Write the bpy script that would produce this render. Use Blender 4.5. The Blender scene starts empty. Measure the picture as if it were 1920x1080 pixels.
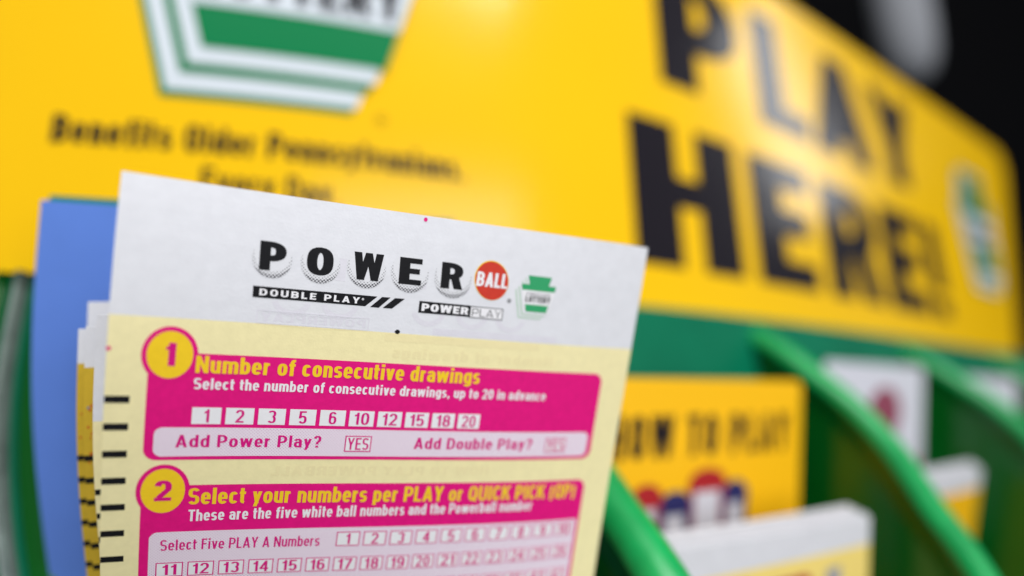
import bpy, math, random
import numpy as np
from mathutils import Matrix, Vector

random.seed(4)
SC = bpy.context.scene
COL = SC.collection

# ------------------------------------------------------------------ camera
# Everything is measured in millimetres in front of the lens (x right, y down,
# z away) and turned into world metres by W().
ROLL = 0.055
BASE = Matrix.Translation((0.0, 0.0, 0.30)) @ Matrix.Rotation(math.radians(90), 4, 'X') @ Matrix.Rotation(ROLL, 4, 'Z')
BASE_NP = np.array(BASE)


def W(p):
    p = np.asarray(p, float)
    q = np.stack([p[..., 0], -p[..., 1], -p[..., 2]], -1) / 1000.0
    return q @ BASE_NP[:3, :3].T + BASE_NP[:3, 3]


cam = bpy.data.cameras.new('camera')
cam.sensor_width = 36.0
cam.lens = 1100.0 / 1920.0 * 36.0
cam.clip_start = 0.005
cam.clip_end = 50.0
cam.dof.use_dof = True
cam.dof.focus_distance = 0.0898
cam.dof.aperture_fstop = 3.55
cam_ob = bpy.data.objects.new('camera', cam)
cam_ob.matrix_world = BASE
COL.objects.link(cam_ob)
SC.camera = cam_ob

# ------------------------------------------------------------------ world and lamps
world = bpy.data.worlds.new('World')
SC.world = world
world.use_nodes = True
bg = world.node_tree.nodes['Background']
bg.inputs[0].default_value = (0.90, 0.95, 1.0, 1)
bg.inputs[1].default_value = 0.16

SC.view_settings.view_transform = 'Standard'
SC.view_settings.look = 'None'
SC.view_settings.exposure = 0.0
SC.view_settings.gamma = 1.0


def lamp(name, pos, target, sx, sy, watts, color=(1, 1, 1)):
    d = bpy.data.lights.new(name, 'AREA')
    d.shape = 'RECTANGLE'
    d.size, d.size_y = sx, sy
    d.energy = watts
    d.color = color
    o = bpy.data.objects.new(name, d)
    COL.objects.link(o)
    a, b = Vector(W(pos)), Vector(W(target))
    o.location = a
    o.rotation_euler = (b - a).to_track_quat('-Z', 'Y').to_euler()
    return o


lamp('ceiling_lamp', (150, -1300, -250), (0, 20, 130), 1.3, 0.5, 27, (0.99, 0.985, 1.0))
lamp('fill_lamp', (480, -250, -620), (0, 20, 130), 0.7, 0.7, 6.6, (0.99, 0.985, 1.0))  # unseen fill, added to light slip and sign from the right
lamp('tube_lamp', (1200, -600, 500), (130, -80, 262), 0.14, 0.5, 1.1, (0.95, 0.97, 1.0))

# ------------------------------------------------------------------ materials


def srgb(r, g, b):
    f = lambda c: ((c / 255 + 0.055) / 1.055) ** 2.4 if c > 10 else c / 255 / 12.92
    return (f(r), f(g), f(b), 1)


def mat(name, col, rough=0.6, var=0.0, vscale=60.0, bump=0.0, bscale=900.0, spec=0.5, dots=None, coat=0.0, trans=0.0):
    m = bpy.data.materials.new(name)
    m.use_nodes = True
    nt = m.node_tree
    b = nt.nodes['Principled BSDF']
    b.inputs['Roughness'].default_value = rough
    b.inputs['Specular IOR Level'].default_value = spec
    b.inputs['Base Color'].default_value = col
    if coat:
        b.inputs['Coat Weight'].default_value = coat
        b.inputs['Coat Roughness'].default_value = 0.15
    tc = nt.nodes.new('ShaderNodeTexCoord')
    last = None
    if var:
        n = nt.nodes.new('ShaderNodeTexNoise')
        n.inputs['Scale'].default_value = vscale
        n.inputs['Detail'].default_value = 6
        n.inputs['Roughness'].default_value = 0.65
        nt.links.new(tc.outputs['Object'], n.inputs['Vector'])
        mr = nt.nodes.new('ShaderNodeMapRange')
        mr.inputs['From Min'].default_value = 0.3
        mr.inputs['From Max'].default_value = 0.7
        mr.inputs['To Min'].default_value = 1 - var
        mr.inputs['To Max'].default_value = 1 + var
        nt.links.new(n.outputs['Fac'], mr.inputs['Value'])
        mx = nt.nodes.new('ShaderNodeMix')
        mx.data_type = 'RGBA'
        mx.blend_type = 'MULTIPLY'
        mx.inputs['Factor'].default_value = 1
        mx.inputs['A'].default_value = col
        nt.links.new(mr.outputs['Result'], mx.inputs['B'])
        last = mx.outputs['Result']
    if dots:
        ink, pitch, lo = dots
        uv = nt.nodes.new('ShaderNodeUVMap')
        vm = nt.nodes.new('ShaderNodeVectorMath')
        vm.operation = 'SCALE'
        vm.inputs['Scale'].default_value = 2 * math.pi / pitch
        rot = nt.nodes.new('ShaderNodeVectorRotate')
        rot.rotation_type = 'Z_AXIS'
        rot.inputs['Angle'].default_value = math.radians(45)
        nt.links.new(uv.outputs[0], rot.inputs['Vector'])
        nt.links.new(rot.outputs[0], vm.inputs[0])
        sp = nt.nodes.new('ShaderNodeSeparateXYZ')
        nt.links.new(vm.outputs[0], sp.inputs[0])
        sx = nt.nodes.new('ShaderNodeMath'); sx.operation = 'SINE'
        sy = nt.nodes.new('ShaderNodeMath'); sy.operation = 'SINE'
        nt.links.new(sp.outputs[0], sx.inputs[0])
        nt.links.new(sp.outputs[1], sy.inputs[0])
        ad = nt.nodes.new('ShaderNodeMath'); ad.operation = 'ADD'
        nt.links.new(sx.outputs[0], ad.inputs[0])
        nt.links.new(sy.outputs[0], ad.inputs[1])
        ml = nt.nodes.new('ShaderNodeMapRange')
        ml.inputs['From Min'].default_value = lo
        ml.inputs['From Max'].default_value = lo + 0.5
        nt.links.new(ad.outputs[0], ml.inputs['Value'])
        mx2 = nt.nodes.new('ShaderNodeMix')
        mx2.data_type = 'RGBA'
        mx2.inputs['A'].default_value = col
        if last:
            nt.links.new(last, mx2.inputs['A'])
        mx2.inputs['B'].default_value = ink
        nt.links.new(ml.outputs['Result'], mx2.inputs['Factor'])
        last = mx2.outputs['Result']
    if last:
        nt.links.new(last, b.inputs['Base Color'])
    if bump:
        n2 = nt.nodes.new('ShaderNodeTexNoise')
        n2.inputs['Scale'].default_value = bscale
        n2.inputs['Detail'].default_value = 5
        nt.links.new(tc.outputs['Object'], n2.inputs['Vector'])
        bp = nt.nodes.new('ShaderNodeBump')
        bp.inputs['Strength'].default_value = bump
        bp.inputs['Distance'].default_value = 0.0001
        nt.links.new(n2.outputs['Fac'], bp.inputs['Height'])
        nt.links.new(bp.outputs['Normal'], b.inputs['Normal'])
    if trans:
        b.inputs['Subsurface Weight'].default_value = trans
        b.inputs['Subsurface Radius'].default_value = (0.2, 1.0, 0.4)
        b.inputs['Subsurface Scale'].default_value = 0.004
    return m


MAGENTA = (0.79, 0.006, 0.21, 1)
M = {}
PAPER = dict(rough=0.62, bump=0.2, bscale=2600, spec=0.18)
M['paper'] = mat('white_paper', (0.76, 0.765, 0.80, 1), var=0.035, vscale=420, **PAPER)
M['cream'] = mat('cream_tint', (0.92, 0.825, 0.455, 1), var=0.04, vscale=700, **PAPER)
M['ghost_paper'] = mat('show_through_on_white', (0.735, 0.72, 0.775, 1), var=0.03, vscale=500, **PAPER)
M['ghost_cream'] = mat('show_through_on_cream', (0.885, 0.78, 0.43, 1), var=0.03, vscale=500, **PAPER)
M['magenta'] = mat('magenta_ink', MAGENTA, var=0.07, vscale=900, **PAPER)
M['magenta_text'] = mat('magenta_lettering', (0.70, 0.006, 0.22, 1), **PAPER)
M['tint'] = mat('dotted_pink_tint', (0.88, 0.775, 0.86, 1), dots=((0.62, 0.40, 0.56, 1), 0.34, 0.75), **PAPER)
M['box'] = mat('answer_box_white', (0.87, 0.86, 0.88, 1), var=0.02, vscale=500, **PAPER)
M['gold'] = mat('yellow_ink', (0.95, 0.63, 0.02, 1), var=0.04, vscale=900, **PAPER)
M['black'] = mat('black_ink', (0.006, 0.006, 0.008, 1), var=0.3, vscale=1500, **PAPER)
M['red'] = mat('red_ink', (0.62, 0.045, 0.025, 1), var=0.06, vscale=700, **PAPER)
M['ball'] = mat('ball_face', (0.755, 0.76, 0.79, 1), **PAPER)
M['ball_shade'] = mat('ball_light_dots', (0.74, 0.745, 0.77, 1), dots=((0.34, 0.34, 0.36, 1), 0.36, 0.45), **PAPER)
M['ball_rim'] = mat('ball_dense_dots', (0.70, 0.70, 0.73, 1), dots=((0.09, 0.09, 0.10, 1), 0.36, -0.35), **PAPER)
M['green'] = mat('green_ink', (0.035, 0.36, 0.14, 1), **PAPER)
M['pale_green'] = mat('pale_green_ink', (0.45, 0.64, 0.47, 1), **PAPER)
M['grey_ink'] = mat('grey_ink', (0.30, 0.30, 0.32, 1), **PAPER)
M['paper_shaded'] = mat('white_paper_shaded', (0.60, 0.60, 0.63, 1), var=0.04, vscale=200, **PAPER)  # white slip paper darkened: shade on the pocket stacks put into the colour
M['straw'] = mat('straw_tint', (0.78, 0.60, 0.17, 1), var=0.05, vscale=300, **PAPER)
M['ochre'] = mat('ochre_tint', (0.66, 0.44, 0.035, 1), var=0.1, vscale=300, **PAPER)
M['blue'] = mat('blue_cover', (0.125, 0.255, 0.74, 1), rough=0.35, var=0.05, vscale=40, bump=0.1, bscale=900)
M['teal_cover'] = mat('teal_cover', (0.0, 0.25, 0.17, 1), rough=0.4)
SIGN = dict(rough=0.17, spec=0.4)
M['sign'] = mat('yellow_plastic_sheet', (0.77, 0.45, 0.003, 1), var=0.02, vscale=12, **SIGN)
M['sign_black'] = mat('sign_black', (0.010, 0.008, 0.012, 1), **SIGN)
M['sign_green'] = mat('sign_green', (0.004, 0.17, 0.055, 1), **SIGN)
M['sign_white'] = mat('sign_white', (0.56, 0.61, 0.65, 1), **SIGN)
M['plastic'] = mat('green_acrylic', (0.001, 0.085, 0.007, 1), rough=0.22, var=0.05, vscale=20)
M['plastic_edge'] = mat('green_acrylic_rim', (0.003, 0.27, 0.065, 1), spec=0.35, rough=0.34, var=0.2, vscale=70, bump=0.3, bscale=300)  # brighter than the web: light piped to the acrylic edges, put into the colour
M['panel'] = mat('teal_acrylic', (0.001, 0.135, 0.066, 1), spec=0.35, rough=0.3, var=0.16, vscale=38)
M['trim'] = mat('clear_grey_edge', (0.17, 0.21, 0.19, 1), rough=0.25, var=0.3, vscale=160)
M['card_yellow'] = mat('yellow_card', (0.86, 0.46, 0.005, 1), rough=0.45, spec=0.3)
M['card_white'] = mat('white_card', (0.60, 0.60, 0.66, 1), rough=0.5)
M['navy'] = mat('navy_ink', (0.012, 0.014, 0.10, 1), rough=0.5)
M['deep_red'] = mat('deep_red_ink', (0.36, 0.006, 0.012, 1), rough=0.5)
M['plum'] = mat('plum_ink', (0.25, 0.05, 0.09, 1), rough=0.5)
M['dark'] = mat('dark_wall', (0.004, 0.004, 0.005, 1), rough=0.9, spec=0.1)
M['metal'] = mat('grey_metal', (0.26, 0.27, 0.29, 1), rough=0.6)

# ------------------------------------------------------------------ curved sheets


def rot_axes(th, tl, ro):
    c, s = math.cos(th), math.sin(th)
    u = np.array([c, 0, s]); n = np.array([-s, 0, c]); v = np.array([0, 1.0, 0])
    v2 = math.cos(tl) * v - math.sin(tl) * n
    n2 = math.cos(tl) * n + math.sin(tl) * v
    R = np.array([[math.cos(ro), -math.sin(ro), 0], [math.sin(ro), math.cos(ro), 0], [0, 0, 1]])
    return R @ u, R @ v2, R @ n2


SLIP = [-13.24625, -11.36264, 92.2697, 0.34301, -0.03899, 0.10661, 0.16178, 2.83394, -1.04945, 0.84856, -1.36942, 1.76578, -0.27677]


def slip_base(u, v):
    P = SLIP
    U, V, N = rot_axes(P[3], P[4], P[5])
    v = np.asarray(v, float)
    vc = np.minimum(v, 80.0)            # the sheet runs on straight below the part that curls
    du = np.asarray(u, float) - 41
    k, kv = P[6] / 1000, P[7] / 1000
    X = np.sin(k * du) / k
    D = (1 - np.cos(k * du)) / k
    Y = np.sin(kv * vc) / kv
    D = D + (1 - np.cos(kv * vc)) / kv
    a, b = du / 41, (vc - 30) / 30
    D = D + P[8] * a * b + P[9] * a * a * b + P[10] * a * b * b + P[11] * a ** 3 + P[12] * b ** 3
    Y = Y + (v - vc)
    return np.array(P[:3]) + X[..., None] * U + Y[..., None] * V + D[..., None] * N


SG = [-69.08029, 0.90197, 149.98562, 0.24606, 0.75441, 0.23217, 52.86304, 51.91899, 0.03238]


def sign_base(s, t):
    x0, y0, z0, th0, th1, tl, sb, wb, ro = SG
    U, V, N = rot_axes(th0, tl, ro)
    s = np.asarray(s, float); t = np.asarray(t, float)
    n = 60
    k = np.linspace(0, 1, n + 1)[:, None]
    ss = k * s.ravel()[None]
    phi = (th1 - th0) / (1 + np.exp(-(ss - sb) / wb)) - (th1 - th0) / (1 + np.exp(sb / wb))
    ds = s.ravel()[None] / n
    cx = ((np.cos(phi)[1:] + np.cos(phi)[:-1]) / 2 * ds).sum(0).reshape(s.shape)
    cz = ((np.sin(phi)[1:] + np.sin(phi)[:-1]) / 2 * ds).sum(0).reshape(s.shape)
    return np.array([x0, y0, z0]) + cx[..., None] * U + cz[..., None] * N - t[..., None] * V


def surface(base, flip=1):
    """points on a sheet, lifted by off millimetres towards the viewer"""
    def f(u, v, off):
        u = np.asarray(u, float); v = np.asarray(v, float); e = 0.2
        p = base(u, v)
        n = np.cross(base(u + e, v) - base(u - e, v), base(u, v + e) - base(u, v - e))
        n = n / np.linalg.norm(n, axis=-1, keepdims=True)
        n = np.where(n[..., 2:3] > 0, -n, n)
        return p + n * np.asarray(off, float)[..., None]
    return f


SLIP_S = surface(slip_base)
SIGN_S = surface(sign_base)


def rack(s, d, t):
    return SIGN_S(s, t, d)


def plane(s1, s0, d, t, tilt, bow=0.0):
    """a leaning card in the rack: x runs right from 0 at its left edge, y runs down"""
    a = SIGN_S(np.array(s0), np.array(t), np.array(d)); b = SIGN_S(np.array(s1), np.array(t), np.array(d))
    c = SIGN_S(np.array(s1), np.array(t - 40.0), np.array(d - tilt * 40.0))
    U = (b - a) / np.linalg.norm(b - a)
    V = c - b; V = V - (V @ U) * U; V /= np.linalg.norm(V)
    N = np.cross(U, V)
    if N[2] > 0:
        N = -N
    wid = float(np.linalg.norm(b - a))

    def f(x, y, off):
        x = np.asarray(x, float); y = np.asarray(y, float); off = np.asarray(off, float)
        off = off + bow * (1 - ((x - wid / 2) / (wid / 2)) ** 2)
        return a + x[..., None] * U + y[..., None] * V + off[..., None] * N
    return f, wid


# ------------------------------------------------------------------ mesh collecting


class Art:
    """flat shapes in sheet coordinates, each with its own height above the sheet"""

    def __init__(self):
        self.v = []; self.f = []; self.m = []; self.mats = []; self.k = 0

    def mi(self, name):
        if name not in self.mats:
            self.mats.append(name)
        return self.mats.index(name)

    def poly(self, pts, m, off):
        self.k += 1
        o = off + 0.0007 * (self.k % 12)
        i = len(self.v)
        self.v += [(p[0], p[1], o) for p in pts]
        self.f.append(list(range(i, i + len(pts))))
        self.m.append(self.mi(m))

    def grid(self, pts, nu, nv, m):
        """pts: (nv+1)*(nu+1) list of (u,v,off), m: name or function of (i,j)"""
        i0 = len(self.v)
        self.v += pts
        for j in range(nv):
            for i in range(nu):
                a = i0 + j * (nu + 1) + i
                self.f.append([a, a + 1, a + nu + 2, a + nu + 1])
                self.m.append(self.mi(m(i, j) if callable(m) else m))

    def rect(self, u0, v0, u1, v1, m, off, step=2.0):
        nu = max(1, int(math.ceil(abs(u1 - u0) / step))); nv = max(1, int(math.ceil(abs(v1 - v0) / step)))
        self.grid([(u0 + (u1 - u0) * i / nu, v0 + (v1 - v0) * j / nv, off) for j in range(nv + 1) for i in range(nu + 1)], nu, nv, m)

    def rrect(self, u0, v0, u1, v1, r, m, off, corners=(1, 1, 1, 1), step=2.0):
        # corners: top-left, top-right, bottom-left, bottom-right
        us = [u0 + r * (1 - math.cos(a * math.pi / 16)) for a in range(9)]
        n = max(1, int((u1 - u0 - 2 * r) / step))
        us += [u0 + r + (u1 - u0 - 2 * r) * i / n for i in range(1, n)]
        us += [u1 - r * (1 - math.cos(a * math.pi / 16)) for a in range(8, -1, -1)]
        nv = max(2, int((v1 - v0) / step))
        pts = []
        cols = []
        for u in us:
            ins = 0; top = bot = 0.0
            if u < u0 + r:
                q = r - math.sqrt(max(0, r * r - (u0 + r - u) ** 2)); top, bot = q * corners[0], q * corners[2]
            elif u > u1 - r:
                q = r - math.sqrt(max(0, r * r - (u - u1 + r) ** 2)); top, bot = q * corners[1], q * corners[3]
            cols.append((u, v0 + top, v1 - bot))
        for j in range(nv + 1):
            for u, a, b in cols:
                pts.append((u, a + (b - a) * j / nv, off))
        self.grid(pts, len(us) - 1, nv, m)

    def disc(self, c, ru, rv, m, off, a0=0, a1=360, inner=0.0, n=40, shear=0.0):
        rings = [inner, (inner + 1) / 2, 1.0]
        pts = []
        for q in rings:
            for i in range(n + 1):
                a = math.radians(a0 + (a1 - a0) * i / n)
                x, y = ru * q * math.cos(a), rv * q * math.sin(a)
                pts.append((c[0] + x + shear * y, c[1] + y, off))
        self.grid(pts, n, 2, m)

    def crescent(self, c, ru, rv, depth, m, off, a0, a1, n=28, shear=0.0):
        pts = []
        for q in (0, 1):
            for i in range(n + 1):
                a = math.radians(a0 + (a1 - a0) * i / n)
                k = 1.0 if q else 1.0 - depth * math.sin(math.pi * i / n) ** .8
                x, y = ru * k * math.cos(a), rv * k * math.sin(a)
                pts.append((c[0] + x + shear * y, c[1] + y, off))
        self.grid(pts, n, 1, m)

    def frame(self, u0, v0, u1, v1, w, m, off):
        self.poly([(u0, v0), (u1, v0), (u1, v0 + w), (u0, v0 + w)], m, off)
        self.poly([(u0, v1 - w), (u1, v1 - w), (u1, v1), (u0, v1)], m, off)
        self.poly([(u0, v0 + w), (u0 + w, v0 + w), (u0 + w, v1 - w), (u0, v1 - w)], m, off)
        self.poly([(u1 - w, v0 + w), (u1, v0 + w), (u1, v1 - w), (u1 - w, v1 - w)], m, off)

    def build(self, name, surf, parent=None, origin=None, smooth=False):
        v = np.array(self.v, float)
        w = W(surf(v[:, 0], v[:, 1], v[:, 2]))
        return link(name, w, self.f, [M[k] for k in self.mats], self.m, parent, origin, uv=v[:, :2], smooth=smooth)


def link(name, verts, faces, mats, mi, parent=None, origin=None, uv=None, smooth=False):
    if origin is None:
        origin = np.array(parent.location) if parent is not None and parent.parent is None else (
            np.array(parent.parent.location) if parent is not None else np.mean(verts, axis=0))
    me = bpy.data.meshes.new(name)
    me.from_pydata([tuple(p) for p in (np.asarray(verts) - origin)], [], faces)
    for m in mats:
        me.materials.append(m)
    me.polygons.foreach_set('material_index', mi)
    if smooth:
        me.polygons.foreach_set('use_smooth', [True] * len(me.polygons))
    if uv is not None:
        lay = me.uv_layers.new(name='print')
        for lp in me.loops:
            lay.data[lp.index].uv = uv[lp.vertex_index]
    me.update()
    o = bpy.data.objects.new(name, me)
    COL.objects.link(o)
    if parent is not None:
        o.parent = parent
    else:
        o.location = origin
    return o


def tag(o, label=None, cat=None, group=None, kind=None):
    if label: o['label'] = label
    if cat: o['category'] = cat
    if group: o['group'] = group
    if kind: o['kind'] = kind
    return o


def sheet(name, surf, u0, v0, u1, v1, front, thick=0.13, step=2.0, splits=(), back='paper', edge='paper', parent=None, round_top=0.0):
    """a sheet of paper or card with real thickness; front(v) names the ink of each band"""
    a = Art()
    us = list(np.linspace(u0, u1, max(2, int((u1 - u0) / step)) + 1))
    vs = sorted(set(list(np.linspace(v0, v1, max(2, int((v1 - v0) / step)) + 1)) + list(splits)))
    nu, nv = len(us) - 1, len(vs) - 1

    def vv(u, v):
        if round_top:
            e = min(u - u0, u1 - u)
            if e < round_top:
                q = round_top - math.sqrt(max(0, round_top ** 2 - (round_top - e) ** 2))
                return max(v, v0 + q)
        return v
    a.grid([(u, vv(u, v), 0) for v in vs for u in us], nu, nv, lambda i, j: front((vs[j] + vs[j + 1]) / 2))
    a.grid([(u, vv(u, v), -thick) for v in vs for u in us], nu, nv, back)
    top = [(u, vv(u, v0), o) for o in (0, -thick) for u in us]
    a.grid(top, nu, 1, edge)
    a.grid([(u, v1, o) for o in (0, -thick) for u in us], nu, 1, edge)
    for u in (u0, u1):
        a.grid([(u, vv(u, v), o) for o in (0, -thick) for v in vs], nv, 1, edge)
    return a.build(name, surf, parent)


# ------------------------------------------------------------------ lettering
WID = dict(A=.60, B=.54, C=.53, D=.55, E=.46, F=.43, H=.56, I=.2, K=.56, L=.43, M=.7, N=.57, O=.56, P=.53, Q=.56, R=.55, S=.52, T=.48,
           U=.55, V=.56, W=.84, Y=.56, a=.46, b=.47, c=.43, d=.47, e=.46, f=.30, g=.47, h=.46, i=.2, l=.2, m=.72, n=.46, o=.47, p=.47,
           r=.32, s=.42, t=.30, u=.46, v=.46, w=.70, y=.46)
WID.update({'0': .48, '1': .30, '2': .48, '3': .48, '4': .50, '5': .48, '6': .48, '7': .46, '8': .48, '9': .48, '?': .45, '(': .26, ')': .26,
            ',': .2, '.': .2, '!': .22, ' ': .20})


def el(cx, cy, rx, ry, a0, a1, n=None, p=2.5):
    n = n or max(4, int(abs(a1 - a0) / 15))
    out = []
    for i in range(n + 1):
        a = math.radians(a0 + (a1 - a0) * i / n); c, s = math.cos(a), math.sin(a)
        out.append((cx + rx * math.copysign(abs(c) ** (2 / p), c), cy + ry * math.copysign(abs(s) ** (2 / p), s)))
    return out


def glyph(ch, hx, hy, xh=.735, de=-.2):
    w = WID[ch]; L = hx; R = w - hx; T = 1 - hy; B = hy; X = xh - hy; c = w / 2
    S = []

    def V(x0, y0, x1, y1, k=1.0):
        S.append([(x0 - hx * k, y0), (x0 + hx * k, y0), (x1 + hx * k, y1), (x1 - hx * k, y1)])

    def H(x0, x1, y, k=1.0):
        S.append([(x0, y - hy * k), (x1, y - hy * k), (x1, y + hy * k), (x0, y + hy * k)])

    def P(pts, closed=False):
        q = [pts[0]]
        for a in pts[1:]:
            if math.hypot(a[0] - q[-1][0], a[1] - q[-1][1]) > 1e-4:
                q.append(a)
        if closed and math.hypot(q[0][0] - q[-1][0], q[0][1] - q[-1][1]) < 1e-3:
            q.pop()
        n = len(q); lr = []
        for i in range(n):
            a = q[i - 1] if (i or closed) else q[i]; b = q[(i + 1) % n] if (i < n - 1 or closed) else q[i]
            dx, dy = b[0] - a[0], b[1] - a[1]; l = math.hypot(dx, dy) or 1
            nx, ny = -dy / l, dx / l
            lr.append(((q[i][0] + nx * hx, q[i][1] + ny * hy), (q[i][0] - nx * hx, q[i][1] - ny * hy)))
        S.append(('strip', lr, closed))

    def bowl(x0, y0, x1, y1):
        rx = min((x1 - x0) * .75, .26)
        P([(x0, y1)] + el(x1 - rx, (y0 + y1) / 2, rx, (y1 - y0) / 2, 90, -90) + [(x0, y0)])

    def ring(y0, y1, x0=None, x1=None):
        x0 = L if x0 is None else x0; x1 = R if x1 is None else x1
        P(el((x0 + x1) / 2, (y0 + y1) / 2, (x1 - x0) / 2, (y1 - y0) / 2, 0, 360), True)

    m = .5
    if ch == 'A': V(L, 0, c, 1); V(R, 0, c, 1); H(L + .03, R - .03, .27)
    elif ch == 'B': V(L, 0, L, 1); bowl(L, m, R - .02, T); bowl(L, B, R, m)
    elif ch == 'C': P(el(c, .5, R - c, T - .5, 32, 328))
    elif ch == 'D': V(L, 0, L, 1); bowl(L, B, R, T)
    elif ch in 'EF':
        V(L, 0, L, 1); H(L, w, T); H(L, w - .04, m + .01)
        if ch == 'E': H(L, w, B)
    elif ch == 'H': V(L, 0, L, 1); V(R, 0, R, 1); H(L, R, m + .02)
    elif ch in 'Il':
        V(c, 0, c, 1)
    elif ch == 'K': V(L, 0, L, 1); V(L + .06, .42, R, 1); V(R + .01, 0, c - .03, .58)
    elif ch == 'L': V(L, 0, L, 1); H(L, w, B)
    elif ch == 'M': V(L, 0, L, 1); V(R, 0, R, 1); V(L, 1, c, 0); V(R, 1, c, 0)
    elif ch == 'N': V(L, 0, L, 1); V(R, 0, R, 1); V(L, 1, R, 0)
    elif ch in 'O0': ring(B, T)
    elif ch == 'P': V(L, 0, L, 1); bowl(L, .42, R, T)
    elif ch == 'Q': ring(B, T); V(R + .02, -.06, c + .04, .24, .8)
    elif ch == 'R': V(L, 0, L, 1); bowl(L, .46, R - .01, T); V(R, 0, R - .1, .44)
    elif ch in 'Ss':
        t = T if ch == 'S' else X; mm = (t + B) / 2; ry = (t - B) / 4
        P(el(c, t - ry, R - c, ry, 25, 270, 14)[:-1] + el(c, B + ry, R - c, ry, 90, -155, 14))
    elif ch == 'T': V(c, 0, c, 1); H(0, w, T)
    elif ch == 'U': P([(L, 1)] + el(c, B + .24, R - c, .24, 180, 360) + [(R, 1)])
    elif ch == 'V': V(L, 1, c, 0); V(R, 1, c, 0)
    elif ch == 'W': q = w * .27; V(L, 1, q, 0); V(c, 1, q, 0, .9); V(c, 1, w - q, 0, .9); V(R, 1, w - q, 0)
    elif ch == 'Y': V(c, 0, c, .45); V(L, 1, c, .40); V(R, 1, c, .40)
    elif ch == 'a':
        P(el(c - .01, X - .16, R - c, .16, 165, 0) + [(R, .3), (R, 0)]); ring(B, .43)
    elif ch == 'b': V(L, 0, L, 1); ring(B, X)
    elif ch == 'c': P(el(c, xh / 2, R - c, X - xh / 2, 38, 322))
    elif ch == 'd': V(R, 0, R, 1); ring(B, X)
    elif ch == 'e': P(el(c, xh / 2, R - c, X - xh / 2, 0, 322)); H(L, R + hx * .9, xh / 2 - .01, .8)
    elif ch == 'f': P([(L + .05, 0), (L + .05, .7)] + el(L + .05 + .14, T - .14, .14, .14, 180, 85)); H(0, w, X)
    elif ch == 'g': ring(B, X); P([(R, xh), (R, .1)] + el(c, de + hy + .14, R - c, .14, 0, -150))
    elif ch in 'hn':
        V(L, 0, L, 1 if ch == 'h' else xh)
        P(el(c, X - .2, R - c, .2, 180, 0) + [(R, .3), (R, 0)])
    elif ch == 'i': V(c, 0, c, xh); V(c, .83, c, 1)
    elif ch == 'm':
        V(L, 0, L, xh)
        for a, b in ((L, c), (c, R)):
            P(el((a + b) / 2, X - .17, (b - a) / 2, .17, 180, 0) + [(b, .3), (b, 0)])
    elif ch == 'o': ring(B, X)
    elif ch == 'p': V(L, de, L, xh); ring(B, X)
    elif ch == 'r': V(L, 0, L, xh); P(el(w + .01, X - .2, w - L, .2, 175, 98))
    elif ch == 't': P([(L + .04, .95), (L + .04, .25)] + el(L + .04 + .13, B + .12, .13, .12, 180, 265)); H(0, w, X)
    elif ch == 'u': V(R, 0, R, xh); P([(L, xh), (L, .4)] + el(c, B + .2, R - c, .2, 180, 360))
    elif ch == 'v': V(L, xh, c, 0); V(R, xh, c, 0)
    elif ch == 'w': q = w * .27; V(L, xh, q, 0, .95); V(c, xh, q, 0, .9); V(c, xh, w - q, 0, .9); V(R, xh, w - q, 0, .95)
    elif ch == 'y': V(L, xh, c, 0); V(R, xh, c - .09, de)
    elif ch == '1': V(R, 0, R, 1); S.append([(.03, .68), (R, .74), (R, .9), (.03, .82)])
    elif ch == '2': P(el(c, T - .24, R - c, .24, 172, -28) + [(L + .03, B + .07)]); H(0, w, B)
    elif ch == '3': P(el(c, (T + .52) / 2, R - c, (T - .52) / 2, 155, -80)); P(el(c, (.52 + B) / 2, R - c, (.52 - B) / 2, 80, -155))
    elif ch == '4': V(R - .07, 0, R - .07, 1); H(0, w, .28); P([(R - .08, .95), (L - .01, .30)])
    elif ch == '5': H(L - hx * .6, w - .03, T); V(L, .42, L + .03, 1); P([(L, .48)] + el(c, B + .26, R - c, .26, 125, -155))
    elif ch == '6': ring(B, .60); P(el(c, T - .26, R - c, .26, 28, 180) + [(L, .3)])
    elif ch == '7': H(0, w, T); V(c - .08, 0, R, 1 - hy)
    elif ch == '8': ring(.5, T, L + .02, R - .02); ring(B, .5)
    elif ch == '9': ring(.40, T); P([(R, .7)] + el(c, B + .26, R - c, .26, 0, -152))
    elif ch == '?': P(el(c, T - .22, R - c, .22, 172, -55) + [(c, .40), (c, .28)]); V(c, 0, c, .17)
    elif ch == '(': P(el(w + .06, .38, w + .06 - L, .62, 132, 228))
    elif ch == ')': P(el(-.06, .38, w + .06 - L, .62, 48, -48))
    elif ch == ',': S.append([(c - hx, 0), (c - hx, .17), (c + hx, .17), (c + hx, 0), (c, -.13), (c - hx * .7, -.13)])
    elif ch == '!': V(c, 0, c, .18); V(c, .27, c, 1)
    elif ch == '.': V(c, 0, c, .17)
    return w, S


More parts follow.
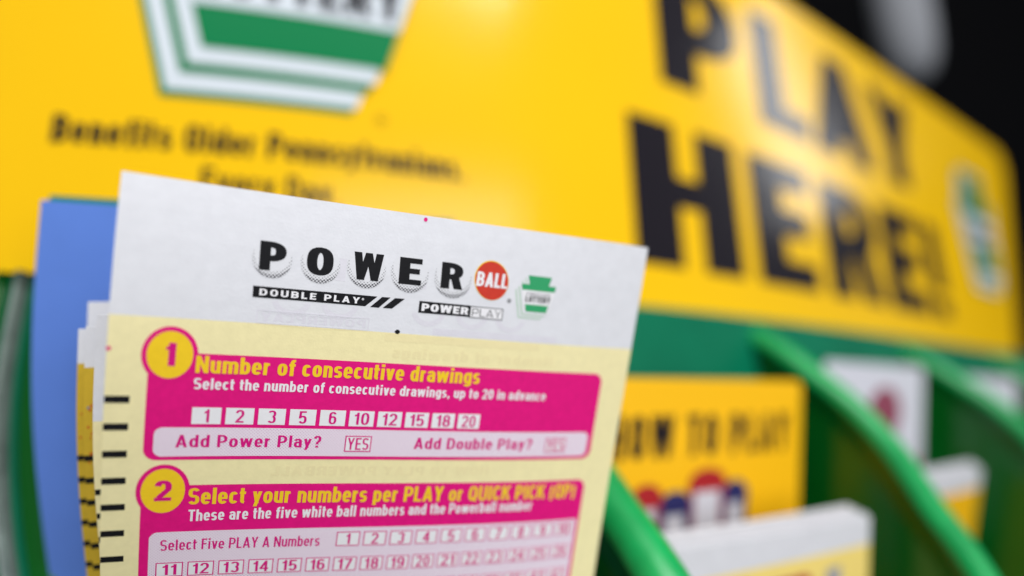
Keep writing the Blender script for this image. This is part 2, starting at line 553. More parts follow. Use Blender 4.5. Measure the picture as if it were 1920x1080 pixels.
def text(a, s, u0, u1, vb, cap, m, off, up=-1, hx=.098, hy=.078, gap=.095, xh=.735, vb1=None, mirror=False, slant=0.0):
    """set a line of lettering from u0 to u1 on baseline vb (vb1 at its right end)"""
    adv = []; x = 0
    for ch in s:
        adv.append(x); x += WID[ch] + gap
    tot = x - gap
    k = (u1 - u0) / tot
    vb1 = vb if vb1 is None else vb1

    def mp(x, y):
        x2 = x + slant * y
        if mirror:
            x2 = tot - x2
        return (u0 + x2 * k, vb + (vb1 - vb) * x2 / tot + up * y * cap)
    for ch, x0 in zip(s, adv):
        if ch == ' ':
            continue
        for q in glyph(ch, hx, hy, xh)[1]:
            if q[0] == 'strip':
                lr = q[1]; n = len(lr)
                a.k += 1
                o = off + 0.0007 * (a.k % 12)
                i0 = len(a.v)
                for l, r in lr:
                    a.v += [mp(x0 + l[0], l[1]) + (o,), mp(x0 + r[0], r[1]) + (o,)]
                for i in range(n if q[2] else n - 1):
                    j = (i + 1) % n
                    a.f.append([i0 + 2 * i, i0 + 2 * i + 1, i0 + 2 * j + 1, i0 + 2 * j]); a.m.append(a.mi(m))
            else:
                a.poly([mp(x0 + px, py) for px, py in q], m, off)


LAY = 0.022   # one layer of ink, in millimetres

# ------------------------------------------------------------------ setting: dark shop behind
bk = Art()
def flat_far(x, y, off):
    x = np.asarray(x, float); y = np.asarray(y, float)
    return np.stack([x, y, 1500 - np.asarray(off, float)], -1)
bk.rect(-4000, -3000, 4000, 2500, 'dark', 0, 1000)
bk.grid([(-4000, -3000, 0), (4000, -3000, 0), (-4000, 2500, 0), (4000, 2500, 0)], 1, 1, 'dark') if False else None
tag(bk.build('wall', flat_far), kind='structure')

# grey metal post hanging in the dark behind the sign
vs, fs = [], []
prof = [(-420, 46), (-300, 45), (-150, 43), (60, 40), (100, 36), (125, 28), (138, 16), (141, 1)]
for y, r in prof:
    for i in range(24):
        a = 2 * math.pi * i / 24
        vs.append((640 + (y - 40) * .20 - 20 + r * math.cos(a), y - 470 + 0, 930 + r * math.sin(a)))
for j in range(len(prof) - 1):
    for i in range(24):
        fs.append([j * 24 + i, j * 24 + (i + 1) % 24, (j + 1) * 24 + (i + 1) % 24, (j + 1) * 24 + i])
post = link('metal_post', W(np.array(vs)), fs, [M['metal']], [0] * len(fs), smooth=True)
tag(post, 'blurred light grey rounded metal post in the dark above the yellow sign', 'post')

# ------------------------------------------------------------------ yellow sign
def sign_end(t):
    e = 487 + 76 * t / 168.0
    if t > 146:
        e -= 17 * ((t - 146) / 22.0) ** 2.4
    return e


ST, SB = 168.0, -3.0
ts = list(np.linspace(SB, 146, 30)) + list(np.linspace(148, ST, 10))
ssteps = np.linspace(0, 1, 81)
sg = Art()
for off, fl in ((0, 1), (-2.0, 0)):
    sg.grid([(-78 + (sign_end(t) + 78) * q, t, off) for t in ts for q in ssteps], 80, len(ts) - 1, 'sign')
for t in (SB, ST):
    sg.grid([(-78 + (sign_end(t) + 78) * q, t, o) for o in (0, -2.0) for q in ssteps], 80, 1, 'sign')
for q in (0, 1):
    sg.grid([(-78 + (sign_end(t) + 78) * q, t, o) for o in (0, -2.0) for t in ts], len(ts) - 1, 1, 'sign')
sign = sg.build('advertising_sign', SIGN_S, smooth=False)
tag(sign, 'curved glossy yellow sign with big black PLAY HERE lettering above the green rack', 'sign')

# big headline
hd = Art()
for ch, s0, s1 in (('H', 121, 178), ('E', 187.5, 232), ('R', 242.5, 295), ('E', 302, 350), ('!', 358, 378)):
    text(hd, ch, s0, s1, 17.6, 56.5, 'sign_black', .30, up=1, hx=.112, hy=.105)
for ch, s0, s1 in (('P', 140, 191), ('L', 202, 243), ('A', 248, 308), ('Y', 313, 369)):
    text(hd, ch, s0, s1, 91.8, 58, 'sign_black', .30, up=1, hx=.112, hy=.105)
hd.build('headline_lettering', SIGN_S, sign)
sl = Art()
text(sl, 'Benefits Older Pennsylvanians.', -48, 58.5, 37.9, 7.6, 'sign_black', .30, up=1, hx=.10, hy=.08, gap=.11, vb1=36.4)
text(sl, 'Every Day.', -12, 23, 25.8, 7.6, 'sign_black', .30, up=1, hx=.085, hy=.07, gap=.11, vb1=24.2)
sl.build('slogan_lettering', SIGN_S, sign)


def keystone(a, cx, cy, w, h, m, off, up=1, grow=0.0, t0=0.0, t1=1.0, n=14, step=3.0):
    """the keystone outline from fraction t0 to t1 of its height (0 = foot)"""
    def half(t):
        if t < .70:
            return .33 + (.50 - .33) * t / .70
        if t < .76:
            return .50
        return .285 + (.345 - .285) * (t - .76) / .24
    lv = [0, .35, .6999, .70, .7599, .7601, 1]
    lv = sorted({t0, t1} | {x for x in lv if t0 < x < t1})
    for p, q in zip(lv[:-1], lv[1:]):
        hp, hq = half(p + 1e-5) * w + grow, half(q - 1e-5) * w + grow
        yp = cy + up * ((p - .5) * h - (grow if p == 0 else 0)); yq = cy + up * ((q - .5) * h + (grow if q == 1 else 0))
        m2 = max(1, int(2 * hp / step))
        a.grid([(cx + (2 * i / m2 - 1) * hh, y, off) for hh, y in ((hp, yp), (hq, yq)) for i in range(m2 + 1)], m2, 1, m)


em = Art()
KH, KW = 66, 75
KX, KY = 9.8, 68.2 + KH / 2
for i, (dy, m) in enumerate(((15.3, 'sign_green'), (13.2, 'sign_white'), (8.0, 'sign_green'), (5.0, 'sign_white'), (0, 'sign_green'))):
    keystone(em, KX - .6 * dy, KY - dy, KW, KH, m, .2 + i * .2)
keystone(em, KX, KY, KW - 1, KH, 'sign_white', 1.2, t0=.205, t1=.60)
emb = em.build('keystone_emblem', SIGN_S, sign)
el_ = Art()
text(el_, 'LOTTERY', KX - 27, KX + 29, 85, 13, 'sign_black', 1.5, up=1, hx=.11, hy=.09)
text(el_, 'PENNSYLVANIA', KX - 28, KX + 30, 101, 4, 'sign_black', 1.5, up=1)
el_.build('emblem_lettering', SIGN_S, emb)
rg = Art()
rg.disc((33.5, 52.5), 1.3, 1.3, 'sign_black', .3, inner=.75, n=20)
rg.build('registered_mark', SIGN_S, sign)

se = Art()
for i, (dx, dy) in enumerate(((-5, -6), (0, 0))):
    keystone(se, 460 + dx, 88 + dy, 62, 80, 'sign_green', .2 + i * .5, grow=1.2)
    keystone(se, 460 + dx, 88 + dy, 60, 78, 'sign_white', .35 + i * .5)
keystone(se, 461, 89, 52, 72, 'sign_green', 1.0, t0=.58)
keystone(se, 461, 89, 52, 72, 'sign_green', 1.0, t0=0.04, t1=.30)
small = se.build('small_emblem', SIGN_S, sign)
sel = Art()
text(sel, 'LOTTERY', 440, 482, 79, 9, 'sign_black', 1.3, up=1)
sel.build('emblem_lettering', SIGN_S, small)

# ------------------------------------------------------------------ green rack
rk_empty = bpy.data.objects.new('display_rack', None)
rk_empty.location = W(rack(np.array(120.0), np.array(0.0), np.array(-190.0)))
COL.objects.link(rk_empty)
tag(rk_empty, 'green acrylic counter rack with curved dividers under the yellow sign', 'display rack')
pn = Art()
ps = np.linspace(-85, 560, 81); pt = np.linspace(2.0, -190, 24)
for o in (2.2, -2.6):
    pn.grid([(s, t, o) for t in pt for s in ps], 80, 23, 'panel')
pn.grid([(s, 2.0, o) for o in (2.2, -2.6) for s in ps], 80, 1, 'plastic_edge')
pn.build('back_panel', SIGN_S, rk_empty, smooth=False)

PROF = [(0.5, -0.5), (5, -3), (14, -9.5), (24, -18.5), (36, -30), (45, -42), (50.5, -52), (54.5, -60), (60.5, -70), (65, -80), (69, -92), (72, -108), (74, -130), (75, -160), (75, -188)]


def smooth_profile(pr, k=5):
    p = np.array(pr, float); out = []
    for i in range(len(p) - 1):
        a = p[max(i - 1, 0)]; b = p[i]; c = p[i + 1]; d = p[min(i + 2, len(p) - 1)]
        for j in range(k):
            t = j / k
            out.append(.5 * ((2 * b) + (c - a) * t + (2 * a - 5 * b + 4 * c - d) * t * t + (3 * b - a - 3 * c + d) * t ** 3))
    out.append(p[-1])
    return np.array(out)


PR = smooth_profile(PROF)


PR_FIRST = smooth_profile([(0.5, -0.5), (4, -4), (10, -13), (17, -24), (24, -33), (31, -41), (42, -50), (50.5, -56.5), (58.5, -63.5), (64.5, -71), (69, -80), (72, -92), (74.5, -108), (76, -130), (76.5, -160), (76.5, -188)])


def divider(s, half=4.5, profile=None, name='divider'):
    p0 = rack(np.array(float(s)), np.array(0.0), np.array(0.0))
    n = rack(np.array(float(s)), np.array(1.0), np.array(0.0)) - p0
    v = rack(np.array(float(s)), np.array(0.0), np.array(1.0)) - p0
    u = np.cross(v, n); u /= np.linalg.norm(u)
    if u[0] < 0:
        u = -u
    pr = PR if profile is None else profile
    tang = np.gradient(pr, axis=0); tang /= np.linalg.norm(tang, axis=1)[:, None]
    nor = np.stack([-tang[:, 1], tang[:, 0]], 1)
    if nor[10, 0] < 0:
        nor = -nor
    # cross-section: rounded bead on the front edge, thinner web behind it
    sec = []
    for i in range(13):
        a = math.pi * i / 12
        sec.append((-math.cos(a) * half, -half * 1.1 + math.sin(a) * half * 1.1))
    sec = [(-half * .5, -half * 2.6), (-half * .72, -half * 1.7)] + sec + [(half * .72, -half * 1.7), (half * .5, -half * 2.6)]
    vs, fs, mi = [], [], []
    k = len(sec)
    for (d, t), (nd, nt_) in zip(pr, nor):
        for (a, b) in sec:
            dd, tt = d + nd * b, t + nt_ * b
            vs.append(p0 + u * a + n * max(dd, -1) + v * tt)
    m = len(pr)
    for i in range(m - 1):
        for j in range(k - 1):
            fs.append([i * k + j, i * k + j + 1, (i + 1) * k + j + 1, (i + 1) * k + j]); mi.append(1 if 1 < j < k - 3 else 0)
    # web: from the bead back to the panel
    for side, j in ((-1, 0), (1, k - 1)):
        b0 = len(vs)
        for i in range(m):
            d, t = pr[i]; nd, nt_ = nor[i]
            dd, tt = d + nd * sec[j][1], t + nt_ * sec[j][1]
            vs.append(p0 + u * sec[j][0] + n * max(dd, -1) + v * tt)
            vs.append(p0 + u * sec[j][0] + n * 1.0 + v * tt)
        for i in range(m - 1):
            fs.append([b0 + 2 * i, b0 + 2 * i + 1, b0 + 2 * i + 3, b0 + 2 * i + 2]); mi.append(0)
    return link(name, W(np.array(vs)), fs, [M['plastic'], M['plastic_edge']], mi, rk_empty, smooth=True)


divider(79.5, half=5.5, profile=PR_FIRST)
for s in (178, 302, 432):
    divider(s)

# upright ridges of the end wall at the left, one with a worn clear edge; the wide low dark strip paints in shade beside the brochure
tt = np.linspace(2.5, -188, 40)
for nm, ds, hw, dep, m in (('edge_trim', 0.0, 1.1, 5.0, 'trim'), ('end_ridge_or_shade', 4.6, 3.0, 0.8, 'plastic'), ('end_ridge_or_shade', -4.6, 2.0, 3.0, 'plastic'), ('end_ridge_or_shade', 2.0, 0.7, 2.6, 'panel'), ('end_ridge_or_shade', -1.9, 0.6, 3.0, 'panel')):
    vs, fs = [], []
    for t in tt:
        s = ds - 46.2 + 9.2 * (2.5 - t) / 75 - 4.0 * math.sin(math.pi * min(1, (2.5 - t) / 75))
        for i in range(11):
            a = math.pi * i / 10
            vs.append(rack(np.array(s - hw * math.cos(a)), np.array(2.2 + dep * math.sin(a)), np.array(t)))
    for j in range(len(tt) - 1):
        for i in range(10):
            fs.append([j * 11 + i, j * 11 + i + 1, (j + 1) * 11 + i + 1, (j + 1) * 11 + i])
    fs.append(list(range(11)))
    link(nm, W(np.array(vs)), fs, [M[m]], [0] * len(fs), rk_empty, smooth=True)

# pocket floors and low front lips
fl = Art()
def floor_s(x, y, off):
    return SIGN_S(x, np.asarray(off, float) - 186.0, np.asarray(y, float))
fl.grid([(s, d, o) for d in np.linspace(0, 76, 6) for s in np.linspace(-60, 440, 61) for o in (0,)], 60, 5, 'plastic')
fl.build('pocket_floor', floor_s, rk_empty)
lp = Art()
for o in (76, 73):
    lp.grid([(s, t, o) for t in (-150, -186) for s in np.linspace(-60, 440, 61)], 60, 1, 'plastic')
lp.grid([(s, -150, o) for o in (76, 73) for s in np.linspace(-60, 440, 61)], 60, 1, 'plastic_edge')
lp.build('front_lip', SIGN_S, rk_empty)

# ------------------------------------------------------------------ the play slip in front
slip = sheet('play_slip', SLIP_S, 0, 0, 82, 150, lambda v: 'paper' if v < 18.95 else 'cream', splits=(18.95,), thick=.16)
tag(slip, 'sharp pale yellow play slip with a white header and magenta panels standing in front', 'play slip')

# show-through of the print on the back
gh = Art()
gh.frame(17.8, 16.9, 33.9, 18.9, .16, 'ghost_paper', LAY * .5)
text(gh, 'POWERPLAY', 18.4, 33.4, 18.5, 1.25, 'ghost_paper', LAY * .5, mirror=True)
gh.rect(44, 17.7, 66, 18.8, 'ghost_paper', LAY * .5)
gh.rect(36.5, 19.1, 63, 20.3, 'ghost_cream', LAY * .5)
text(gh, 'Number of drawings', 38, 66, 22.9, 1.7, 'ghost_cream', LAY * .5, mirror=True)
text(gh, 'HOW TO PLAY POWERBALL', 22, 57, 42.7, 1.55, 'ghost_cream', LAY * .5, mirror=True)
for cu in (22.4, 29.3, 43.0, 50.2, 57.0):
    gh.disc((cu, 14.6), 2.9, 2.9, 'ghost_paper', LAY * .4, a0=20, a1=160, inner=.72)
for cu in (30.5, 43, 50, 56.5):
    gh.rect(cu - 2.3, 8.2, cu - .9, 11.6, 'ghost_paper', LAY * .4)
gh.build('show_through_print', SLIP_S, slip)

# header: five white balls with letters
BALLS = (('P', 19.15, 9.35, 2.66, 17.5, 21.1), ('O', 25.85, 9.33, 2.77, 23.95, 27.75), ('W', 32.6, 9.28, 2.86, 30.65, 35.1),
         ('E', 39.3, 9.24, 2.94, 37.65, 41.2), ('R', 46.3, 9.36, 3.03, 44.35, 48.0))
for ch, cu, cv, r, u0, u1 in BALLS:
    b = Art()
    b.disc((cu, cv), r * 1.02, r * 1.06, 'ball', LAY, shear=.05)
    b.crescent((cu, cv), r * 1.02, r * 1.06, .34, 'ball_shade', LAY * 1.25, -15, 205, shear=.05)
    b.crescent((cu, cv), r * 1.02, r * 1.06, .19, 'ball_rim', LAY * 1.5, 22, 150, shear=.05)
    bo = b.build('white_ball', SLIP_S, slip)
    t = Art()
    text(t, ch, u0, u1, 11.1, 4.2, 'black', LAY * 2, hx=.108, hy=.10, slant=-.02)
    t.build('ball_letter', SLIP_S, bo)
rb = Art()
rb.disc((52.8, 9.03), 2.98, 3.28, 'gold', LAY, shear=.08)
rb.disc((52.84, 9.08), 2.88, 3.18, 'red', LAY * 1.5, shear=.08)
rbo = rb.build('red_ball', SLIP_S, slip)
t = Art()
text(t, 'BALL', 50.2, 55.55, 10.15, 2.4, 'box', LAY * 2.5, hx=.10, hy=.085, gap=.07, slant=.03)
t.build('ball_lettering', SLIP_S, rbo)
t = Art()
t.disc((56.3, 12.1), .34, .36, 'black', LAY, inner=.7, n=16)
text(t, 'R', 56.17, 56.45, 12.25, .32, 'black', LAY)
t.build('registered_mark', SLIP_S, slip)

# double play ribbon
d = Art()
ribbon = [(17.0, 13.5), (34.7, 13.44), (33.0, 15.12), (17.05, 15.16)]
for i in range(8):
    q0, q1 = i / 8, (i + 1) / 8
    mixp = lambda a, b, q: (a[0] + (b[0] - a[0]) * q, a[1] + (b[1] - a[1]) * q)
    i0 = mixp(ribbon[0], ribbon[1], q0), mixp(ribbon[0], ribbon[1], q1), mixp(ribbon[3], ribbon[2], q1), mixp(ribbon[3], ribbon[2], q0)
    a0 = len(d.v); d.v += [(p[0], p[1], LAY) for p in i0]; d.f.append([a0, a0 + 1, a0 + 2, a0 + 3]); d.m.append(d.mi('black'))
do = d.build('ribbon_banner', SLIP_S, slip)
t = Art()
text(t, 'DOUBLE PLAY', 17.9, 32.1, 14.8, .98, 'box', LAY * 2, hx=.085, hy=.10, gap=.2)
t.disc((32.55, 14.05), .17, .17, 'box', LAY * 2, inner=.5, n=12)
t.build('banner_lettering', SLIP_S, do)
for q in ([(35.41, 13.44), (36.72, 13.41), (35.07, 15.17), (33.75, 15.17)], [(37.42, 13.43), (38.95, 13.41), (37.1, 15.14), (35.66, 15.15)]):
    t = Art(); t.poly(q, 'black', LAY); t.build('ribbon_stripe', SLIP_S, slip)
p = Art()
p.rect(41.3, 13.5, 49.75, 15.4, 'black', LAY)
p.rect(49.75, 13.55, 55.5, 15.5, 'box', LAY)
p.frame(49.75, 13.55, 55.5, 15.5, .13, 'black', LAY * 1.6)
po = p.build('boxed_banner', SLIP_S, slip)
t = Art()
text(t, 'POWER', 41.75, 49.5, 15.05, 1.22, 'box', LAY * 2, hx=.105, hy=.11, gap=.09)
text(t, 'PLAY', 50.15, 55.2, 15.2, 1.30, 'black', LAY * 2, hx=.032, hy=.04, gap=.10)
t.build('banner_lettering', SLIP_S, po)

# small keystone emblem
k = Art()
for i, (dx, dy) in enumerate(((-1.0, 1.05), (-.5, .52))):
    keystone(k, 61.35 + dx, 10.6 + dy, 6.3, 6.3, 'pale_green', LAY * (1 + i), up=-1, step=2)
    keystone(k, 61.35 + dx + .12, 10.6 + dy - .12, 6.1, 6.1, 'paper', LAY * (1.5 + i), up=-1, step=2)
keystone(k, 61.35, 10.6, 6.3, 6.3, 'box', LAY * 3, up=-1, step=2)
keystone(k, 61.35, 10.6, 6.3, 6.3, 'green', LAY * 3.5, up=-1, t0=.60, step=2)
keystone(k, 61.35, 10.6, 5.7, 6.3, 'green', LAY * 3.5, up=-1, t0=.02, t1=.22, step=2)
ko = k.build('keystone_emblem', SLIP_S, slip)
t = Art()
text(t, 'LOTTERY', 59.15, 63.75, 11.95, 1.05, 'black', LAY * 4.2, hx=.10, hy=.09, gap=.1)
text(t, 'PENNSYLVANIA', 59.2, 63.7, 10.72, .36, 'grey_ink', LAY * 4.2)
t.build('emblem_lettering', SLIP_S, ko)

# registration dots
for (u, v, r, m, nm) in ((40.8, .62, .30, 'magenta', 'registration_dot'), (38.39, 18.72, .46, 'black', 'registration_dot'), (.22, 23.6, .28, 'magenta', 'registration_dot')):
    t = Art()
    if m == 'black':
        t.poly([(u - r, v), (u - r * .3, v - r * .8), (u + r * .5, v - r * .7), (u + r, v + .02), (u + r * .4, v + r * .8), (u - r * .4, v + r * .7)], m, LAY * 1.5)
    else:
        t.disc((u, v), r, r * 1.1, m, LAY * 1.5, n=14)
    t.build(nm, SLIP_S, slip)

# timing marks down the left edge
for v in (30.8, 34.83, 38.95, 43.13, 47.38, 51.76, 56.23, 60.7, 65.0, 69.2):
    t = Art(); t.rect(.02, v - .53, 2.93, v + .50, 'black', LAY * 1.5); t.build('timing_mark', SLIP_S, slip)


def number_box(parent, u, v0, w, h, s, outline, cap, hx=.074, hy=.062):
    t = Art()
    if outline:
        t.rect(u, v0, u + w, v0 + h, 'box', LAY * 3)
        t.frame(u, v0, u + w, v0 + h, .16, 'magenta_text', LAY * 3.6)
    else:
        t.rect(u, v0, u + w, v0 + h, 'box', LAY * 3)
    tw = (.30 if len(s) == 1 else .62) * w * (.62 if s == '1' else 1) * (.86 if s == '11' else 1)
    c = u + w / 2
    text(t, s, c - tw / 2, c + tw / 2, v0 + h / 2 + cap / 2, cap, 'magenta_text', LAY * 4.2, hx=hx, hy=hy, gap=.11)
    t.build('number_box', SLIP_S, parent)


def badge(parent, s, c, ru, rv):
    t = Art()
    t.disc(c, ru + .62, rv + .66, 'magenta', LAY * 1.6)
    t.disc(c, ru, rv, 'gold', LAY * 2.2)
    wd = 1.35 if s == '1' else 2.2
    text(t, s, c[0] - wd / 2, c[0] + wd / 2, c[1] + 1.6, 3.35, 'magenta_text', LAY * 3, hx=.098 if s == '1' else .09, hy=.085)
    t.build('number_badge', SLIP_S, parent)


# section 1
s1 = Art()
s1.rrect(4.85, 23.85, 76.6, 40.0, 1.7, 'magenta', LAY, corners=(0, 1, 1, 1))
s1o = s1.build('section_panel', SLIP_S, slip)
badge(s1o, '1', (7.38, 24.2), 2.82, 3.4)
t = Art(); text(t, 'Number of consecutive drawings', 10.62, 53.0, 26.66, 2.52, 'gold', LAY * 3, hx=.093, hy=.072, gap=.08, vb1=26.55); t.build('heading_lettering', SLIP_S, s1o)
t = Art(); text(t, 'Select the number of consecutive drawings, up to 20 in advance', 10.55, 65.6, 29.1, 1.68, 'box', LAY * 3, hx=.088, hy=.072, gap=.09); t.build('caption_lettering', SLIP_S, s1o)
for i, s in enumerate('1 2 3 5 6 10 12 15 18 20'.split()):
    number_box(s1o, 10.62 + 4.40 * i, 31.82, 3.80, 2.55, s, False, 2.0)
t = Art()
t.rrect(6.05, 34.92, 75.6, 39.42, 1.1, 'tint', LAY * 2)
text(t, 'Add Power Play?', 8.8, 28.8, 38.0, 1.95, 'magenta_text', LAY * 3, hx=.083, hy=.068, gap=.105)
text(t, 'Add Double Play?', 43.4, 64.4, 38.05, 1.95, 'magenta_text', LAY * 3, hx=.083, hy=.068, gap=.105)
t.build('option_strip', SLIP_S, s1o)
for u in (32.4, 67.0):
    t = Art()
    t.rect(u, 35.95, u + 4.1, 38.65, 'box', LAY * 3)
    t.frame(u, 35.95, u + 4.1, 38.65, .18, 'magenta_text', LAY * 3.6)
    text(t, 'YES', u + .42, u + 3.7, 38.3, 2.0, 'magenta_text', LAY * 4.2, hx=.075, hy=.06, gap=.09)
    t.build('tick_box', SLIP_S, s1o)

# section 2
s2 = Art()
s2.rrect(4.85, 44.1, 76.6, 120, 1.7, 'magenta', LAY, corners=(0, 1, 1, 1))
s2o = s2.build('section_panel', SLIP_S, slip)
badge(s2o, '2', (7.62, 44.97), 2.83, 3.62)
t = Art(); text(t, 'Select your numbers per PLAY or QUICK PICK (QP)', 10.95, 74.7, 47.3, 2.72, 'gold', LAY * 3, hx=.091, hy=.074, gap=.08, vb1=47.5); t.build('heading_lettering', SLIP_S, s2o)
t = Art(); text(t, 'These are the five white ball numbers and the Powerball number', 11.1, 66.3, 50.15, 1.95, 'box', LAY * 3, hx=.088, hy=.072, gap=.09, vb1=49.6); t.build('caption_lettering', SLIP_S, s2o)
t = Art()
t.rrect(6.1, 51.9, 76.0, 118, 1.2, 'tint', LAY * 2, corners=(1, 0, 1, 1))
text(t, 'Select Five PLAY A Numbers', 7.62, 30.4, 55.17, 1.92, 'magenta_text', LAY * 3, hx=.076, hy=.063, gap=.09)
t.build('option_strip', SLIP_S, s2o)
for i in range(69):
    n = i + 1
    row, colm = (0, i + 6) if n <= 10 else (1 + (n - 11) // 16, (n - 11) % 16)
    number_box(s2o, 7.12 + 4.305 * colm, 52.68 + 4.62 * row - (.4 * max(0, colm - 8) / 7 if row == 0 else .5 * max(0, colm - 8) / 7), 3.70, 2.60, str(n), True, 1.95)

# ------------------------------------------------------------------ papers behind the play slip


def flat_paper(tl, bl, z0, z1, width, head, bow):
    """a loose sheet given by the two ends of its left edge (mm), bulging by bow"""
    a, b = np.array(tl, float), np.array(bl, float)
    V = (b - a) / np.linalg.norm(b - a); ln = float(np.linalg.norm(b - a))
    U = np.array([math.cos(head), .015, math.sin(head)]); U = U - (U @ V) * V; U /= np.linalg.norm(U)
    N = np.cross(U, V)
    if N[2] > 0:
        N = -N

    def f(x, y, off):
        x = np.asarray(x, float); y = np.asarray(y, float); off = np.asarray(off, float)
        bend = -bow * np.sin(np.clip(y / ln, 0, 1.4) * math.pi)
        return a + (x + bend)[..., None] * U + y[..., None] * V + (off + bow * .6 * np.sin(np.clip(y / ln, 0, 1) * math.pi))[..., None] * N
    return f, ln


def px(x, y, z):
    return ((x - 960) / 1100 * z, (y - 540) / 1100 * z, z)


f, ln = flat_paper(px(77, 375, 117), px(93, 1080, 126), 0, 0, 88, .16, 1.9)
o = sheet('brochure', f, 0, 0, 88, 165, lambda v: 'blue', thick=.5, back='blue', edge='blue')
tag(o, 'plain blue brochure standing upright left of the front play slip', 'brochure')
f, ln = flat_paper(px(93, 366, 122), px(110, 1080, 131), 0, 0, 84, .16, 1.2)
o = sheet('brochure', f, 0, 0, 84, 165, lambda v: 'teal_cover', thick=.4, back='teal_cover', edge='teal_cover')
tag(o, 'dark teal brochure showing only a sliver above the blue brochure', 'brochure')

for (tx, ty, bx, z, head, lab) in ((165, 566, 182, 106, 19.0, 'pale play slip with the tallest white top edge behind the front slip'),
                                   (182, 590, 192, 94.5, 17.5, 'pale play slip tucked directly behind the front slip, lower than its neighbour')):
    f, ln = flat_paper(px(tx, ty, z), px(bx, 1080, z + 4), 0, 0, 82, .30, .8)
    o = sheet('play_slip', f, 0, 0, 82, 150, lambda v, h=head: 'paper' if v < h else 'cream', splits=(head,), thick=.16)
    tag(o, lab, 'play slip', 'play slips behind the front slip')
    for i in range(9):
        t = Art(); t.rect(.05, head + 11.5 + i * 4.15, 2.9, head + 12.45 + i * 4.15, 'black', LAY * 2); t.build('timing_mark', f, o)
for (tx, ty, bx, z, head, lab) in ((147, 617, 163, 101, 6.0, 'golden yellow play slip leftmost of the slips behind the front slip'),
                                   (161, 612, 176, 98.5, 7.0, 'golden yellow play slip second from the left behind the front slip')):
    f, ln = flat_paper(px(tx, ty, z), px(bx, 1080, z + 4), 0, 0, 80, .30, .7)
    o = sheet('play_slip', f, 0, 0, 80, 150, lambda v, h=head: 'paper' if v < h else 'ochre', splits=(head,), thick=.16)
    tag(o, lab, 'play slip', 'play slips behind the front slip')
    for i in range(7):
        t = Art(); t.rect(.05, 22.2 + i * 3.95, 2.3, 23.2 + i * 3.95, 'black', LAY * 2); t.build('timing_mark', f, o)
    t = Art()
    for i in range(26):
        u, v = random.uniform(.5, 5), random.uniform(13, 24)
        t.disc((u, v), random.uniform(.1, .26), random.uniform(.1, .26), random.choice(('red', 'grey_ink', 'red')), LAY * 2, n=8)
    t.build('printed_speckle', f, o)

# ------------------------------------------------------------------ cards in the pockets on the right
f, wd = plane(165, 85.5, 25, -23.5, .175)
c = sheet('instruction_card', f, 0, 0, wd, 130, lambda v: 'card_yellow', thick=.6, back='card_yellow', edge='card_yellow', round_top=1.5)
tag(c, 'yellow HOW TO PLAY card with red and navy topped white columns', 'card')
t = Art(); text(t, 'HOW TO PLAY', wd - 79, wd - 6.5, 21.5, 11.5, 'sign_black', .2, hx=.108, hy=.09, gap=.17); t.build('card_lettering', f, c)
t = Art()
for cx, w, top, cap in ((wd - 65, 10, 28.5, 'deep_red'), (wd - 54.5, 10.5, 31.0, 'navy'), (wd - 42, 13.5, 25.5, 'deep_red'), (wd - 30.5, 9.5, 29.5, 'navy')):
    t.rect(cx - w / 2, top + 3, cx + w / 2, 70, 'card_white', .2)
    t.disc((cx, top + 4), w / 2 + .8, 4.2, cap, .35, a0=180, a1=360, n=20)
    t.rect(cx - w / 2 - .8, top + 4, cx + w / 2 + .8, top + 6.2, cap, .35)
    t.rect(cx + w / 2 - 1.8, top + 6, cx + w / 2 + .2, 70, 'plum' if cap == 'deep_red' else 'navy', .45)
    t.rect(cx - w / 2, top + 6, cx - w / 2 + 1.5, 70, 'plum' if cap == 'deep_red' else 'navy', .45)
t.build('column_picture', f, c)


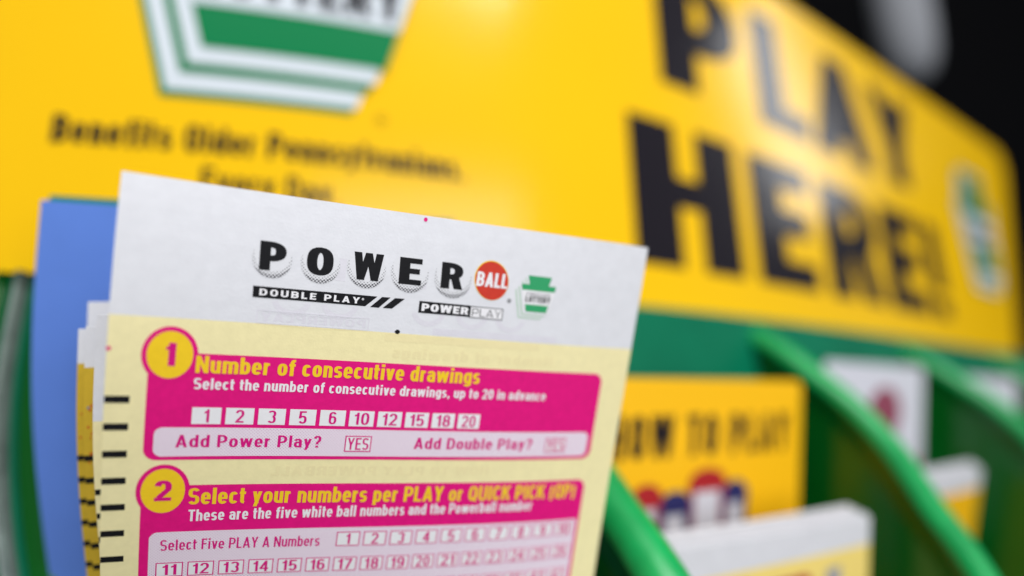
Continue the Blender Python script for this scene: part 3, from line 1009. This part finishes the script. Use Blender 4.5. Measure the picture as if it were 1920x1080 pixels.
def slip_stack(s1, s0, d, t, tilt, n, band, labels, group, marks, lift=2.6, head=7.5):
    for i in range(n):
        f, wd = plane(s1 - .25 * i, s0 - .1 * i, d - i * .85, t - lift + lift * i / (n - 1) + (0, .5, -.3, .4, -.2, .3, 0)[i % 7], tilt, bow=.6)
        o = sheet('play_slip', f, 0, 0, wd, 120, lambda v: 'paper_shaded' if v < head else band, splits=(head,), thick=.35, edge='paper', back='paper_shaded')
        tag(o, labels[0] if i == 0 else labels[1], 'play slip', group)
        if i == 0 and marks:
            q = Art()
            q.rrect(wd - 46, 11.5, wd - 27, 30, 2.5, 'deep_red', .1)
            q.build('printed_panel', f, o)
            q = Art(); q.rect(wd - 20.5, 11.5, wd - 14, 19, 'grey_ink', .1); q.build('printed_square', f, o)


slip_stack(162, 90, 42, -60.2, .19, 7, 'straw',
           ('white topped play slip at the front of the stack below the HOW TO PLAY card', 'white topped play slip stacked behind the front one below the HOW TO PLAY card'),
           'play slips stacked below the HOW TO PLAY card', True)
f, wd = plane(280, 196, 16.5, -14.8, .18)
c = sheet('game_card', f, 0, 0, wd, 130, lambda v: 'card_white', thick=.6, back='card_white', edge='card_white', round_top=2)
tag(c, 'white card with a plum coloured emblem behind the second curved divider', 'card')
t = Art()
t.disc((wd - 36, 19), 14, 10, 'plum', .2, n=28)
for q in (-9, -3.5, 2, 7.5):
    t.rect(wd - 38 + q, 20, wd - 38 + q + 4.2, 40, 'plum', .3)
t.build('card_emblem', f, c)
t = Art(); t.rect(wd - 20, 40, wd - 4, 52, 'red', .2); t.build('card_lettering', f, c)
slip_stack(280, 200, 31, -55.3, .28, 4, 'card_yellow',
           ('white and golden play slip at the front of the stack below the plum emblem card', 'white and golden play slip stacked behind the front one below the plum emblem card'),
           'play slips stacked below the plum emblem card', False)
f, wd = plane(402, 314, 18, -17.5, .16)
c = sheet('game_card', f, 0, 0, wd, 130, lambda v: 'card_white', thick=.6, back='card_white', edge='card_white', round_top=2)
tag(c, 'pale card with faint pink print by the right edge of the photo', 'card')
t = Art()
t.disc((wd - 44, 20), 14, 9, 'plum', .2, n=28, inner=.55)
t.rect(wd - 30, 34, wd - 8, 50, 'red', .2)
t.build('card_emblem', f, c)
slip_stack(396, 316, 22, -103.5, .2, 3, 'cream',
           ('white play slip corner at the bottom right of the photo', 'white play slip behind the one at the bottom right corner'),
           'play slips in the far right pocket', False)
